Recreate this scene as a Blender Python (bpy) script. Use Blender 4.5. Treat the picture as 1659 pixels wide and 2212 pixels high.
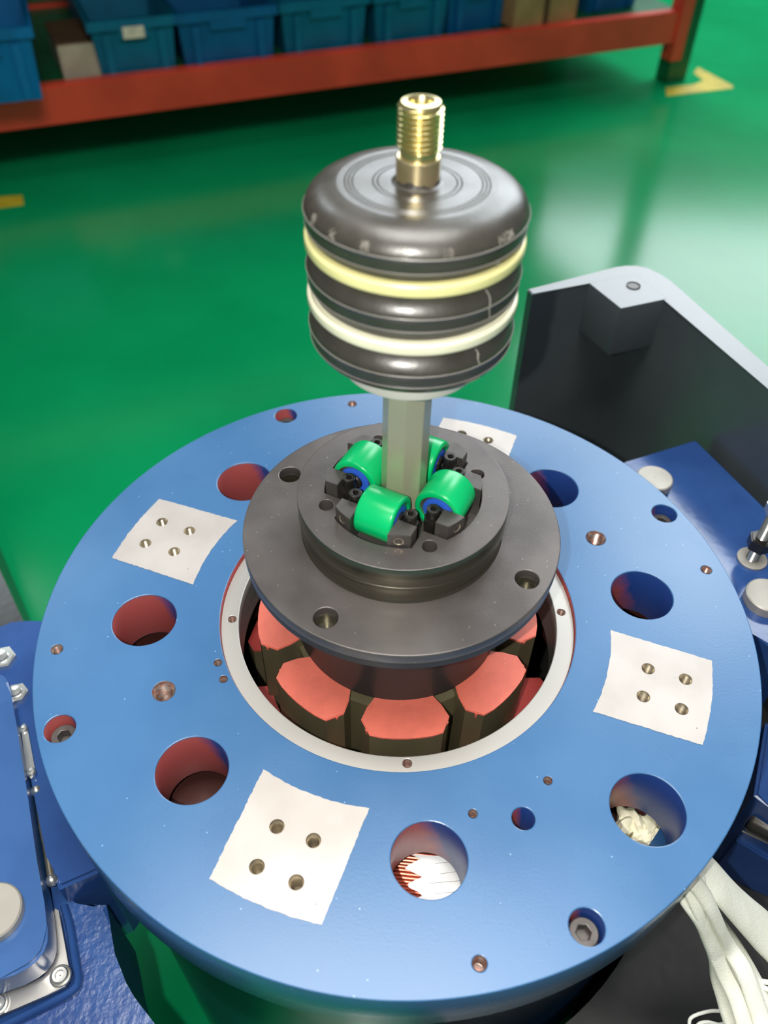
import bpy, bmesh, math, random
from mathutils import Vector, Matrix
for o in list(bpy.data.objects): bpy.data.objects.remove(o, do_unlink=True)
S = bpy.context.scene
COL = S.collection
PI = math.pi
rnd = random.Random(4)
# ------------------------------------------------------------------ camera
CAM = Vector((0, -0.43661, 0.56401))
CR = Vector((0.99869206, 0.0484333, 0.01638233)); CU = Vector((-0.0461044, 0.7145556, 0.69805779)); CF = Vector((-0.02210316, 0.69790007, -0.71585399))
FPX = 1780.29
cd = bpy.data.cameras.new('camera'); cam = bpy.data.objects.new('camera', cd); COL.objects.link(cam)
M = Matrix((CR, CU, -CF)).transposed().to_4x4(); M.translation = CAM; cam.matrix_world = M
cd.sensor_fit = 'HORIZONTAL'; cd.sensor_width = 36; cd.lens = FPX / 1659 * 36
cd.clip_start = 0.02; cd.clip_end = 60
cd.dof.use_dof = True; cd.dof.focus_distance = 0.66; cd.dof.aperture_fstop = 6.7
S.camera = cam
S.view_settings.view_transform = 'Standard'; S.view_settings.look = 'None'; S.view_settings.gamma = 1
S.view_settings.use_curve_mapping = False; S.view_settings.exposure = 0.45
# ------------------------------------------------------------------ light
w = bpy.data.worlds.new('world'); S.world = w; w.use_nodes = True
bg = w.node_tree.nodes['Background']; bg.inputs[0].default_value = (0.82, 0.92, 1.0, 1); bg.inputs[1].default_value = 0.12
def area(name, loc, target, sx, sy, power, color):
    l = bpy.data.lights.new(name, 'AREA'); l.shape = 'RECTANGLE'; l.size = sx; l.size_y = sy; l.energy = power; l.color = color
    o = bpy.data.objects.new(name, l); COL.objects.link(o); o.location = loc
    d = Vector(target) - Vector(loc); o.rotation_euler = d.to_track_quat('-Z', 'Y').to_euler(); return o
area('window_light', (2.0, 6.9, 3.42), (2.0, 0, 2.85), 5.8, 3.6, 350, (0.88, 0.95, 1.0))
def skylight_or_fill(x, y, z, sx, sy, power, color):
    area('skylight_or_fill', (x, y, z), (x, y, 0), sx, sy, power, color).rotation_euler = (0, 0, 0)
skylight_or_fill(3.2, 5.3, 5.6, 2.2, 2.6, 125, (0.86, 0.95, 1.0))
skylight_or_fill(-4.95, 6.05, 5.6, 1.2, 2.3, 115, (0.86, 0.95, 1.0))
skylight_or_fill(0.0, -0.1, 2.1, 1.3, 1.1, 33, (1.0, 0.98, 0.94))  # low overhead fill lamp, added to brighten the nearby floor
fl = bpy.data.lights.new('phone_flash', 'POINT'); fl.energy = 10.5; fl.shadow_soft_size = 0.004; fl.color = (1.0, 0.97, 0.9)
fo = bpy.data.objects.new('phone_flash', fl); COL.objects.link(fo); fo.location = (-0.045, -0.445, 0.575)

# ------------------------------------------------------------------ helpers
def at(px, py, z):
    'the point at height z that the photograph shows at this pixel'
    d = CF + CR * ((px - 829.5) / FPX) - CU * ((py - 1106) / FPX)
    return CAM + d * ((z - CAM.z) / d.z)
def ats(pts, z): return [tuple(at(a, b, z)[:2]) for a, b in pts]
def pol(r, a): return (r * math.cos(math.radians(a)), r * math.sin(math.radians(a)))

def nodes(m): return m.node_tree.nodes, m.node_tree.links
def mat(name, col, rough=0.5, metal=0.0, var=0.12, scale=30, bump=0.0, bscale=200, coat=0, col2=None, lo=0.4, hi=0.6, rvar=0.0, spec=0.5, stretch=None):
    m = bpy.data.materials.new(name); m.use_nodes = True; n, l = nodes(m); b = n['Principled BSDF']
    b.inputs['Roughness'].default_value = rough; b.inputs['Metallic'].default_value = metal
    b.inputs['Coat Weight'].default_value = coat; b.inputs['Coat Roughness'].default_value = 0.1
    b.inputs['Specular IOR Level'].default_value = spec
    tc = n.new('ShaderNodeTexCoord'); nz = n.new('ShaderNodeTexNoise'); nz.inputs['Scale'].default_value = scale; nz.inputs['Detail'].default_value = 5
    src = tc.outputs['Object']
    if stretch:
        mp = n.new('ShaderNodeMapping'); mp.inputs['Scale'].default_value = stretch; l.new(src, mp.inputs[0]); src = mp.outputs[0]
    l.new(src, nz.inputs['Vector'])
    r = n.new('ShaderNodeValToRGB'); l.new(nz.outputs['Fac'], r.inputs[0])
    c2 = col2 or tuple(min(1, c * (1 + var)) for c in col); c1 = col if col2 else tuple(c * (1 - var) for c in col)
    r.color_ramp.elements[0].color = (*c1, 1); r.color_ramp.elements[1].color = (*c2, 1)
    r.color_ramp.elements[0].position = lo; r.color_ramp.elements[1].position = hi
    l.new(r.outputs[0], b.inputs['Base Color'])
    if rvar:
        mr = n.new('ShaderNodeMapRange'); l.new(nz.outputs['Fac'], mr.inputs[0]); mr.inputs[1].default_value = .3; mr.inputs[2].default_value = .7
        mr.inputs[3].default_value = rough - rvar; mr.inputs[4].default_value = rough + rvar; l.new(mr.outputs[0], b.inputs['Roughness'])
    if bump:
        n2 = n.new('ShaderNodeTexNoise'); n2.inputs['Scale'].default_value = bscale; n2.inputs['Detail'].default_value = 3; l.new(src, n2.inputs['Vector'])
        bp = n.new('ShaderNodeBump'); bp.inputs['Strength'].default_value = bump; bp.inputs['Distance'].default_value = 0.001
        l.new(n2.outputs['Fac'], bp.inputs['Height']); l.new(bp.outputs[0], b.inputs['Normal'])
    return m
def specks(m, amount, col, scale=420):
    'tiny dust specks scattered over a material'
    n, l = nodes(m); b = n['Principled BSDF']; src = b.inputs['Base Color'].links[0].from_socket
    v = n.new('ShaderNodeTexVoronoi'); v.inputs['Scale'].default_value = scale; tc = n.new('ShaderNodeTexCoord'); l.new(tc.outputs['Object'], v.inputs['Vector'])
    lt = n.new('ShaderNodeMath'); lt.operation = 'LESS_THAN'; lt.inputs[1].default_value = amount; l.new(v.outputs['Distance'], lt.inputs[0])
    wn = n.new('ShaderNodeSeparateColor'); l.new(v.outputs['Color'], wn.inputs[0]); g = n.new('ShaderNodeMath'); g.operation = 'GREATER_THAN'; g.inputs[1].default_value = 0.8
    l.new(wn.outputs[0], g.inputs[0]); mu = n.new('ShaderNodeMath'); mu.operation = 'MULTIPLY'; l.new(lt.outputs[0], mu.inputs[0]); l.new(g.outputs[0], mu.inputs[1])
    mx = n.new('ShaderNodeMix'); mx.data_type = 'RGBA'; l.new(mu.outputs[0], mx.inputs['Factor']); l.new(src, mx.inputs[6]); mx.inputs[7].default_value = (*col, 1)
    l.new(mx.outputs[2], b.inputs['Base Color'])
    return m
BLUE = (0.042, 0.128, 0.285)
M_blue = specks(mat('blue_paint', BLUE, .27, 0, scale=9, col2=(0.060, 0.168, 0.345), lo=.2, hi=.8, bump=.05, bscale=500, rvar=.04, spec=.6), .07, (.25, .42, .65), 130)
M_blue2 = mat('blue_gloss_paint', (0.020, 0.060, 0.205), .15, 0, scale=14, col2=(0.027, 0.078, 0.25), bump=.10, bscale=90, spec=.6)
M_cover = mat('cover_blue_paint', (0.032, 0.100, 0.28), .25, 0, scale=14, col2=(0.042, 0.12, 0.32), bump=.06, bscale=160, spec=.6)
M_bluec = mat('blue_cast_paint', (0.018, 0.055, 0.20), .25, 0, scale=25, col2=(0.025, 0.08, 0.26), bump=.55, bscale=170, spec=.6)
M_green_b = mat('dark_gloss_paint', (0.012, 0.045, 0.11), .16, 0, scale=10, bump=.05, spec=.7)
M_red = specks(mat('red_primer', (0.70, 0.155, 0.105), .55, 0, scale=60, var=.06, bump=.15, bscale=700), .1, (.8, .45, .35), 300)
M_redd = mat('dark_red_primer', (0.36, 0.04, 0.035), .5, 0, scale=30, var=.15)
M_hub = specks(mat('black_oxide_steel', (0.100, 0.088, 0.084), .36, .5, scale=16, col2=(0.135, 0.120, 0.114), bump=.06, bscale=600, rvar=.06), .1, (.3, .28, .25), 220)
M_hubs = mat('worn_black_steel', (0.115, 0.105, 0.08), .3, .85, scale=8, col2=(.17, .16, .125), stretch=(1, 1, 25))
M_slv = mat('black_sleeve_steel', (0.045, 0.040, 0.037), .36, .1, scale=10, bump=.03, spec=.22)
M_blk = mat('black_screw_steel', (0.065, 0.06, 0.055), .28, .75, var=.2)
M_block = mat('block_steel', (0.10, 0.09, 0.085), .42, .5, scale=80, var=.12)
M_soc = mat('socket_dark', (0.05, 0.046, 0.042), .3, .8)
M_steel = mat('bright_steel', (0.62, 0.59, 0.54), .28, .9, scale=40, var=.08)
M_zinc = mat('zinc_plated_steel', (0.72, 0.72, 0.68), .26, .9, scale=60, var=.06)
M_disc = mat('turned_steel', (0.44, 0.41, 0.36), .42, .35, scale=25, var=.06)
M_pad = specks(mat('ground_steel', (0.46, 0.42, 0.39), .42, .25, scale=18, col2=(.52, .48, .45), bump=.05), .08, (.2, .17, .15), 130)
M_ring = mat('machined_iron', (0.50, 0.48, 0.445), .34, .45, scale=6, var=.06, stretch=(1, 1, 30))
M_wall = mat('machined_wall', (0.20, 0.195, 0.18), .36, .35, scale=6, var=.15, stretch=(1, 1, 40))
M_thr = mat('threaded_steel', (0.55, 0.48, 0.36), .30, .85, scale=60, var=.2)
M_thrr = mat('painted_thread', (0.38, 0.19, 0.15), .35, .7, scale=260, col2=(.45, .38, .34))
M_lam = mat('pole_steel', (0.17, 0.147, 0.085), .34, .4, scale=14, col2=(0.29, 0.25, 0.145), lo=.35, hi=.7, stretch=(1, 1, .35))
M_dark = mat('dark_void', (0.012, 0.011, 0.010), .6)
M_rub = specks(mat('black_rubber', (0.032, 0.028, 0.022), .36, 0, scale=45, col2=(0.042, 0.037, 0.030), bump=.10, bscale=350, rvar=.05, spec=1.0), .09, (.12, .11, .09), 260)
M_rubl = mat('rubbed_rubber_line', (0.20, 0.19, 0.17), .45)
M_iv = mat('ivory_plastic', (0.78, 0.73, 0.34), .35, 0, scale=20, var=.04, spec=.5)
M_iv2 = mat('pale_ivory_plastic', (0.82, 0.80, 0.60), .35, 0, scale=20, var=.04)
M_wh = mat('white_plastic', (0.76, 0.72, 0.66), .4, 0, scale=20, var=.04)
M_gold = mat('yellow_passivated_steel', (0.78, 0.66, 0.28), .22, .95, scale=30, col2=(.85, .74, .42), lo=.3, hi=.7)
M_gold2 = mat('dull_passivated_steel', (0.62, 0.52, 0.28), .3, .9, scale=60, col2=(.75, .62, .38))
M_shaft = mat('nickel_shaft', (0.50, 0.475, 0.34), .30, .35, scale=10, var=.05)
M_grn = mat('green_polyurethane', (0.0, 0.52, 0.155), .27, 0, scale=30, var=.05, spec=.6)
M_seal = mat('blue_seal', (0.03, 0.12, 0.62), .3, 0, var=.06)
M_bear = mat('bearing_steel', (0.30, 0.28, 0.22), .3, .8, var=.1)
M_guard = mat('dark_guard_paint', (0.058, 0.069, 0.074), .30, 0, scale=8, col2=(0.070, 0.082, 0.087), bump=.06, bscale=300, spec=.9)
M_bed = mat('black_bed_paint', (0.020, 0.021, 0.020), .3, 0, scale=8, var=.3, bump=.2, bscale=80, spec=.6)
M_floor = mat('green_epoxy_floor', (0.002, 0.32, 0.105), .17, 0, scale=2.2, col2=(0.004, 0.39, 0.130), lo=.35, hi=.65, bump=.02, bscale=6, spec=.34)
M_yel = mat('yellow_floor_tape', (0.62, 0.48, 0.03), .45, scale=12)
M_beam = mat('orange_red_beam', (0.85, 0.080, 0.040), .35, 0, scale=4, var=.12)
M_post = mat('green_post', (0.008, 0.13, 0.045), .35, scale=5)
M_cr = [mat('blue_crate_a', (0.0, 0.12, 0.30), .45, scale=8), mat('blue_crate_b', (0.0, 0.15, 0.26), .45, scale=8), mat('blue_crate_c', (0.0, 0.17, 0.42), .45, scale=8)]
M_card = mat('brown_cardboard', (0.42, 0.25, 0.10), .8, scale=10)
M_cardd = mat('dark_cardboard', (0.10, 0.05, 0.02), .8, scale=10)
M_lab = mat('paper_label', (0.85, 0.72, 0.55), .7)
M_cream = mat('cream_board', (0.60, 0.50, 0.36), .7, scale=10)
M_cab = mat('white_glass_sleeve', (0.90, 0.90, 0.80), .7, 0, scale=40, col2=(.84, .84, .72), bump=.5, bscale=900)
M_caby = mat('yellow_braid', (0.85, 0.80, 0.30), .7, 0, scale=200, col2=(.92, .92, .75))
M_wire = mat('white_wire', (0.82, 0.83, 0.77), .5)
M_cop = mat('varnished_copper', (0.45, 0.085, 0.045), .3, .4, scale=40, var=.2)
M_sheet = mat('white_insulation', (0.92, 0.92, 0.9), .5)
M_cream2 = mat('cream_fabric', (0.80, 0.76, 0.56), .7, scale=40, bump=.5)
M_statr = mat('laminated_core', (0.065, 0.020, 0.016), .4, .3, scale=3, var=.3, stretch=(1, 1, 60))
M_wall_b = mat('painted_wall', (0.10, 0.14, 0.12), .8)
# blue paint fading to red overspray round the side that faces left
M_spray = bpy.data.materials.new('overspray_bore'); M_spray.use_nodes = True
n, l = nodes(M_spray); b = n['Principled BSDF']; b.inputs['Roughness'].default_value = .38
tc = n.new('ShaderNodeTexCoord'); vd = n.new('ShaderNodeVectorMath'); vd.operation = 'DOT_PRODUCT'; vd.inputs[1].default_value = (0.95, -0.25, 0)
l.new(tc.outputs['Normal'], vd.inputs[0]); nz = n.new('ShaderNodeTexNoise'); nz.inputs['Scale'].default_value = 60; nz.inputs['Detail'].default_value = 6; l.new(tc.outputs['Object'], nz.inputs['Vector'])
sz = n.new('ShaderNodeSeparateXYZ'); l.new(tc.outputs['Object'], sz.inputs[0])
a1 = n.new('ShaderNodeMath'); a1.operation = 'MULTIPLY_ADD'; a1.inputs[1].default_value = 0.6; l.new(nz.outputs['Fac'], a1.inputs[0]); l.new(vd.outputs['Value'], a1.inputs[2])
a2 = n.new('ShaderNodeMath'); a2.operation = 'MULTIPLY_ADD'; a2.inputs[1].default_value = -14; l.new(sz.outputs['Z'], a2.inputs[0]); l.new(a1.outputs[0], a2.inputs[2])
a3 = n.new('ShaderNodeMath'); a3.operation = 'MULTIPLY_ADD'; a3.inputs[1].default_value = -2.2; l.new(sz.outputs['X'], a3.inputs[0]); l.new(a2.outputs[0], a3.inputs[2])
rp = n.new('ShaderNodeValToRGB'); l.new(a3.outputs[0], rp.inputs[0])
rp.color_ramp.elements[0].position = .40; rp.color_ramp.elements[0].color = (0.016, 0.055, 0.24, 1); rp.color_ramp.elements[1].position = 1.15 - .17; rp.color_ramp.elements[1].color = (0.40, 0.085, 0.08, 1)
l.new(rp.outputs[0], b.inputs['Base Color'])
# clear coat style rotor-side stamping

WL = {}
def link(o): COL.objects.link(o); return o
def finish(me, angle=32):
    bm = bmesh.new(); bm.from_mesh(me)
    for f in bm.faces: f.smooth = True
    lim = math.radians(angle)
    for e in bm.edges:
        if len(e.link_faces) == 2:
            a, b2 = e.link_faces; fa, fb = abs(a.normal.z) > .9999, abs(b2.normal.z) > .9999
            e.smooth = not (e.calc_face_angle(0) > lim or (fa != fb and e.calc_face_angle(0) > .01))
    bm.to_mesh(me); bm.free(); return me
def obj(name, bm, m, parent=None, angle=32, origin=None):
    'link one mesh object; its vertices are given in the coordinates its thing was built in'
    if isinstance(bm, bpy.types.Mesh): me = bm
    else:
        bmesh.ops.recalc_face_normals(bm, faces=bm.faces[:]); me = bpy.data.meshes.new(name); bm.to_mesh(me); bm.free()
    finish(me, angle)
    ms = m if isinstance(m, (list, tuple)) else [m]
    for q in ms: me.materials.append(q)
    o = bpy.data.objects.new(name, me); link(o)
    base = WL.get(parent.name, Vector()) if parent else Vector()
    loc = Vector(origin) if origin is not None else base
    me.transform(Matrix.Translation(-loc)); o.location = loc - base
    WL[o.name] = loc
    if parent: o.parent = parent
    return o
def tag(o, label=None, cat=None, group=None, kind=None):
    if label: o['label'] = label
    if cat: o['category'] = cat
    if group: o['group'] = group
    if kind: o['kind'] = kind
    return o
def thing(name, label, cat, loc=(0, 0, 0), group=None):
    o = bpy.data.objects.new(name, None); o.empty_display_size = .05; link(o); o.location = loc; WL[o.name] = Vector(loc)
    return tag(o, label, cat, group)
def circle(cx, cy, r, n=64, ph=0): return [(cx + r * math.cos(2 * PI * i / n + ph), cy + r * math.sin(2 * PI * i / n + ph)) for i in range(n)]
def plate(outer, holes, z0, z1, bev=0.0):
    'a flat slab with holes: returns a mesh'
    cu = bpy.data.curves.new('c', 'CURVE'); cu.dimensions = '2D'; cu.fill_mode = 'BOTH'
    cu.extrude = (z1 - z0) / 2 - bev; cu.bevel_depth = bev; cu.bevel_resolution = 1; cu.offset = -bev
    for lp in [outer] + list(holes):
        s = cu.splines.new('POLY'); s.points.add(len(lp) - 1); s.use_cyclic_u = True
        for i, p in enumerate(lp): s.points[i].co = (p[0], p[1], 0, 1)
    o = bpy.data.objects.new('c', cu); link(o); dg = bpy.context.evaluated_depsgraph_get(); dg.update()
    me = bpy.data.meshes.new_from_object(o.evaluated_get(dg)); bpy.data.objects.remove(o); bpy.data.curves.remove(cu)
    me.materials.clear(); me.transform(Matrix.Translation((0, 0, (z0 + z1) / 2)))
    bm = bmesh.new(); bm.from_mesh(me); bmesh.ops.remove_doubles(bm, verts=bm.verts[:], dist=1e-6); bm.to_mesh(me); bm.free()
    return me
def lathe(prof, segs=96, cx=0, cy=0, bm=None, close=False, helix=0):
    bm = bm or bmesh.new(); rows = []
    for r, z in prof:
        rows.append([bm.verts.new((cx + r * math.cos(2 * PI * i / segs), cy + r * math.sin(2 * PI * i / segs), z + helix * i / segs)) for i in range(segs)])
    k = len(rows)
    for j in range(k if close else k - 1):
        a, b2 = rows[j], rows[(j + 1) % k]
        for i in range(segs):
            i2 = (i + 1) % segs
            try: bm.faces.new((a[i], a[i2], b2[i2], b2[i]))
            except ValueError: pass
    return bm
def disc(r, z, cx=0, cy=0, bm=None, n=32):
    bm = bm or bmesh.new(); bm.faces.new([bm.verts.new((x, y, z)) for x, y in circle(cx, cy, r, n)]); return bm
def prism(poly, z0, z1, bm=None, bev=0):
    bm = bm or bmesh.new(); a = [bm.verts.new((x, y, z0)) for x, y in poly]; b2 = [bm.verts.new((x, y, z1)) for x, y in poly]
    bm.faces.new(a[::-1]); t = bm.faces.new(b2)
    for i in range(len(poly)):
        j = (i + 1) % len(poly); bm.faces.new((a[i], a[j], b2[j], b2[i]))
    if bev: bmesh.ops.bevel(bm, geom=[e for e in bm.edges if all(abs(v.co.z - z1) < 1e-7 for v in e.verts)], offset=bev, segments=2, affect='EDGES', clamp_overlap=True)
    return bm
def box(x0, x1, y0, y1, z0, z1, bm=None, bev=0): return prism([(x0, y0), (x1, y0), (x1, y1), (x0, y1)], z0, z1, bm, bev)
def xf(bm, mtx): bmesh.ops.transform(bm, matrix=mtx, verts=bm.verts[:]); return bm
def tube(path, r, segs=10, bm=None, flat=1.0, caps=True, radii=None, up=Vector((0, 0, 1))):
    bm = bm or bmesh.new(); P = [Vector(p) for p in path]; rows = []
    for i, p in enumerate(P):
        t = (P[min(i + 1, len(P) - 1)] - P[max(i - 1, 0)]).normalized(); s = t.cross(up)
        if s.length < 1e-4: s = t.cross(Vector((1, 0, 0)))
        s.normalize(); u = s.cross(t); rr = radii[i] if radii else r
        rows.append([bm.verts.new(p + s * rr * math.cos(2 * PI * k / segs) + u * rr * flat * math.sin(2 * PI * k / segs)) for k in range(segs)])
    for a, b2 in zip(rows, rows[1:]):
        for k in range(segs): bm.faces.new((a[k], a[(k + 1) % segs], b2[(k + 1) % segs], b2[k]))
    if caps: bm.faces.new(rows[0][::-1]); bm.faces.new(rows[-1])
    return bm
def smooth_path(pts, k=6):
    P = [Vector(p) for p in pts]; out = []
    for i in range(len(P) - 1):
        p0, p1, p2, p3 = P[max(i - 1, 0)], P[i], P[i + 1], P[min(i + 2, len(P) - 1)]
        for j in range(k):
            t = j / k; out.append(0.5 * ((2 * p1) + (p2 - p0) * t + (2 * p0 - 5 * p1 + 4 * p2 - p3) * t * t + (3 * p1 - p0 - 3 * p2 + p3) * t ** 3))
    return out + [P[-1]]
def thread_profile(r, depth, z0, z1, pitch, inner=False):
    out = []; z = z1; s = 1 if inner else -1
    while z > z0 + 1e-9:
        out += [(r, z), (r + s * depth, max(z - pitch / 2, z0))]; z -= pitch
    return out
def threaded_hole(x, y, r, m, parent, ztop=0.0, depth=0.018, pitch=0.0018, bottom=True, name='threaded_hole'):
    bm = bmesh.new(); pr = [(r * 1.05, ztop + .0002), (r * .96, ztop - .0010)] + thread_profile(r * .96, r * -.14, ztop - depth, ztop - .0012, pitch, True) + [(r * .9, ztop - depth)]
    lathe(pr, 28, x, y, bm)
    if bottom: disc(r * .95, ztop - depth, x, y, bm, 20)
    return obj(name, bm, m, parent, angle=60)
def hexpts(cx, cy, af, ph=0): return circle(cx, cy, af / 2 / math.cos(PI / 6), 6, ph)
def socket_head(name, x, y, R, ztop, h, sock, m, parent, tilt=0, ph=.3, depth=.6):
    'a hexagon socket cap screw head with its key recess'
    me = plate(circle(x, y, R, 32), [hexpts(x, y, sock, ph)], ztop - h, ztop, min(.0007, R * .09))
    bm = bmesh.new(); bm.from_mesh(me); bpy.data.meshes.remove(me)
    disc(R * .8, ztop - h * depth, x, y, bm, 16)
    return obj(name, bm, m, parent)

# ================================================================== SETTING
tag(obj('floor', box(-9, 9, -4, 7.6, -.75, -.70), M_floor), kind='structure')
tag(obj('wall_back', box(-9, 9, 7.3, 7.5, -.70, 6.2), M_wall_b), kind='structure')
def tape(poly, label):
    tag(obj('floor_tape', prism(ats(poly, -.70), -.70, -.6985), M_yel), label, 'floor tape')
tape([(1438, 190), (1500, 183), (1520, 174), (1498, 158), (1508, 146), (1583, 186), (1583, 191), (1440, 208)], 'yellow tape corner arrow on the green floor at the foot of the shelf post')
tape([(-40, 428), (48, 422), (52, 443), (-40, 456)], 'yellow tape strip on the green floor at the left edge of the photo')

# ================================================================== SHELF RACK
ZB0, ZB1 = -.535, -.415
foot = at(1475, 178, -.70)
pr_ = at(1462, 92, ZB0); pl_ = at(0, 285, ZB0)
dirb = (pr_ - pl_); dirb.z = 0; dirb.normalize(); perp = Vector((-dirb.y, dirb.x, 0))
def R_(s, t, z): return pr_ + dirb * s + perp * t + Vector((0, 0, z - pr_.z))
def rprism(s0, s1, t0, t1, z0, z1, bm=None, bev=0): return prism([tuple(R_(s, t, 0)[:2]) for s, t in ((s0, t0), (s1, t0), (s1, t1), (s0, t1))], z0, z1, bm, bev)
rack = thing('shelf_rack', 'long storage rack with orange-red front beam and green end post, on the green floor behind', 'rack', tuple(R_(0, .4, -.70)))
obj('beam', rprism(-4.2, .02, 0, .05, ZB0, ZB1, bev=.004), M_beam, rack)
obj('beam', rprism(-4.2, .02, .95, 1.0, ZB0, ZB1, bev=.004), M_beam, rack)
obj('bracket', rprism(-.02, .035, -.012, .06, ZB0 - .07, ZB1 + .08, bev=.004), M_beam, rack)
for t in (0.0, .92):
    obj('post', rprism(.0, .10, t + .005, t + .085, -.70, 1.3), M_post, rack)
obj('shelf_deck', rprism(-4.2, .02, .05, .95, ZB1 - .03, ZB1 - .012), M_post, rack)
ZD = ZB1 - .012
def crate(bl, br, h, m, label, depth=.40, ztop=None, z0=None, group='blue crates on the shelf'):
    z = ZD if z0 is None else z0
    a = bl if isinstance(bl, Vector) else at(*bl, z); b2 = br if isinstance(br, Vector) else at(*br, z); u = (b2 - a); wd = u.length; u.normalize(); v = Vector((-u.y, u.x, 0))
    t = thing('storage_crate', label, 'crate', tuple((a + b2) / 2 + v * depth / 2), group)
    fl_ = .012   # the walls lean out a little towards the rim
    def loop(o, zz, k): return [a - u * (o) - v * o + Vector((0, 0, zz - z)), b2 + u * o - v * o + Vector((0, 0, zz - z)), b2 + u * o + v * (depth + o) + Vector((0, 0, zz - z)), a - u * o + v * (depth + o) + Vector((0, 0, zz - z))]
    bm = bmesh.new(); rows = [[bm.verts.new(p) for p in loop(o, zz, 0)] for o, zz in ((0, z), (fl_, z + h), (fl_ - .008, z + h), (-.008, z + .01))]
    for r1, r2 in zip(rows, rows[1:]):
        for i in range(4): bm.faces.new((r1[i], r1[(i + 1) % 4], r2[(i + 1) % 4], r2[i]))
    bm.faces.new(rows[0][::-1]); bm.faces.new(rows[3])
    obj('shell', bm, m, t)
    bm = bmesh.new()   # rim lip right round
    for zz, oo in ((z + h - .03, .022), ):
        lo_ = [bm.verts.new(p) for p in loop(oo, zz, 0)]; hi_ = [bm.verts.new(p) for p in loop(oo, z + h, 0)]; hi2 = [bm.verts.new(p) for p in loop(fl_ - .004, z + h, 0)]
        lo2 = [bm.verts.new(p) for p in loop(fl_ - .004, zz, 0)]
        for r1, r2 in ((lo2, lo_), (lo_, hi_), (hi_, hi2)):
            for i in range(4): bm.faces.new((r1[i], r1[(i + 1) % 4], r2[(i + 1) % 4], r2[i]))
    obj('rim', bm, m, t)
    for k in (-.36, .36):
        p0 = a.lerp(b2, .5 + k) - v * .012
        bm = box(-.012, .012, -.012, .010, z + .01, z + h - .04)
        obj('rib', xf(bm, Matrix.Translation((p0.x, p0.y, 0)) @ Matrix((u, v, (0, 0, 1))).transposed().to_4x4()), m, t)
    bm = box(-wd * .2, wd * .2, -.022, -.004, z + h * .66, z + h * .82); bmesh.ops.transform(bm, matrix=Matrix.Translation(((a + b2) / 2)) @ Matrix((u, v, (0, 0, 1))).transposed().to_4x4() @ Matrix.Translation((0, 0, -z)), verts=bm.verts[:])
    obj('grip', bm, m, t)
    return t, a, u, v, wd
CA = crate((403, 146), (590, 124), .17, M_cr[0], 'blue crate second from the labelled one, mid-blue, below the stacked lighter crate')
CB = t, a, u, v, wd = crate((222, 166), (380, 148), .17, M_cr[1], 'teal-blue crate carrying a small cream paper label on its front')
bm = box(wd * .36, wd * .64, -.030, -.026, ZD + .115, ZD + .15); xf(bm, Matrix.Translation(a) @ Matrix((u, v, (0, 0, 1))).transposed().to_4x4() @ Matrix.Translation((0, 0, -ZD)))
obj('paper_label', bm, M_lab, t)
CC = crate((618, 120), (783, 98), .17, M_cr[1], 'teal-blue crate in the middle of the shelf, right of the mid-blue one')
crate((812, 96), (955, 76), .17, M_cr[1], 'teal-blue crate just left of the narrow blue crate and the cardboard box')
crate((968, 74), (1080, 56), .17, M_cr[0], 'narrow mid-blue crate directly left of the cardboard box')
crate((1268, 28), (1368, 14), .17, M_cr[0], 'small blue crate right of the cardboard box near the rack end')
for tt0, mm, hh_, lb in ((CA, M_cr[2], .20, 'lighter blue crate in the row behind, seen over the mid-blue crate'), (CB, M_cr[0], .15, 'dark blue crate in the row behind the labelled crate'), (CC, M_cr[1], .15, 'blue crate in the row behind, above the middle of the shelf')):
    (t0, a, u, v, wd) = tt0; crate(a + v * .45, a + u * wd + v * .45, hh_, mm, lb)
crate((-110, 235), (93, 214), .21, M_cr[2], 'bright blue crate hanging over the beam at the left edge, small parts inside', z0=ZB1 + .0)
for i in range(9):
    q = at(-20 + i * 9, 100 + (i * 37 % 26), ZB1 + .11); bm = bmesh.new(); bmesh.ops.create_icosphere(bm, subdivisions=1, radius=.02 + .006 * (i % 3)); xf(bm, Matrix.Translation(q) @ Matrix.Diagonal((1, 1, .6, 1)))
    tag(obj('small_part', bm, M_steel if i % 2 else M_blk), 'small metal part lying in the bright blue crate at the left edge', 'part', 'small parts in the left crate')
def carton(name, poly, z0, h, m, label, seam=None):
    t = thing(name, label, 'box', tuple(at(*poly[0], z0)))
    a, b2 = at(*poly[0], z0), at(*poly[1], z0); u = (b2 - a); wd = u.length; u.normalize(); v = Vector((-u.y, u.x, 0)); dp = poly[2]
    mt = Matrix.Translation(a) @ Matrix((u, v, (0, 0, 1))).transposed().to_4x4()
    obj('carton_body', xf(box(0, wd, 0, dp, 0, h, bev=.003), mt), m, t)
    if seam: obj('flap', xf(box(wd * .46, wd * .54, -.003, dp, 0.0, h + .002), mt), seam, t)
    return t
carton('cardboard_box', ((1108, 62), (1242, 42), .35), ZB1 + .0, .30, M_card, 'brown cardboard box on the shelf between two blue crates', M_cardd)
tt = carton('open_carton', ((140, 172), (222, 162), .26), ZD + .0, .10, M_cream, 'cream-fronted carton with dark brown top beside the labelled crate')
a, b2 = at(140, 172, ZD), at(222, 162, ZD); u = (b2 - a); wd = u.length; u.normalize(); v = Vector((-u.y, u.x, 0))
obj('lid', xf(box(-.003, wd + .003, .012, .262, .098, .108), Matrix.Translation(a) @ Matrix((u, v, (0, 0, 1))).transposed().to_4x4()), M_cardd, tt)

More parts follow.
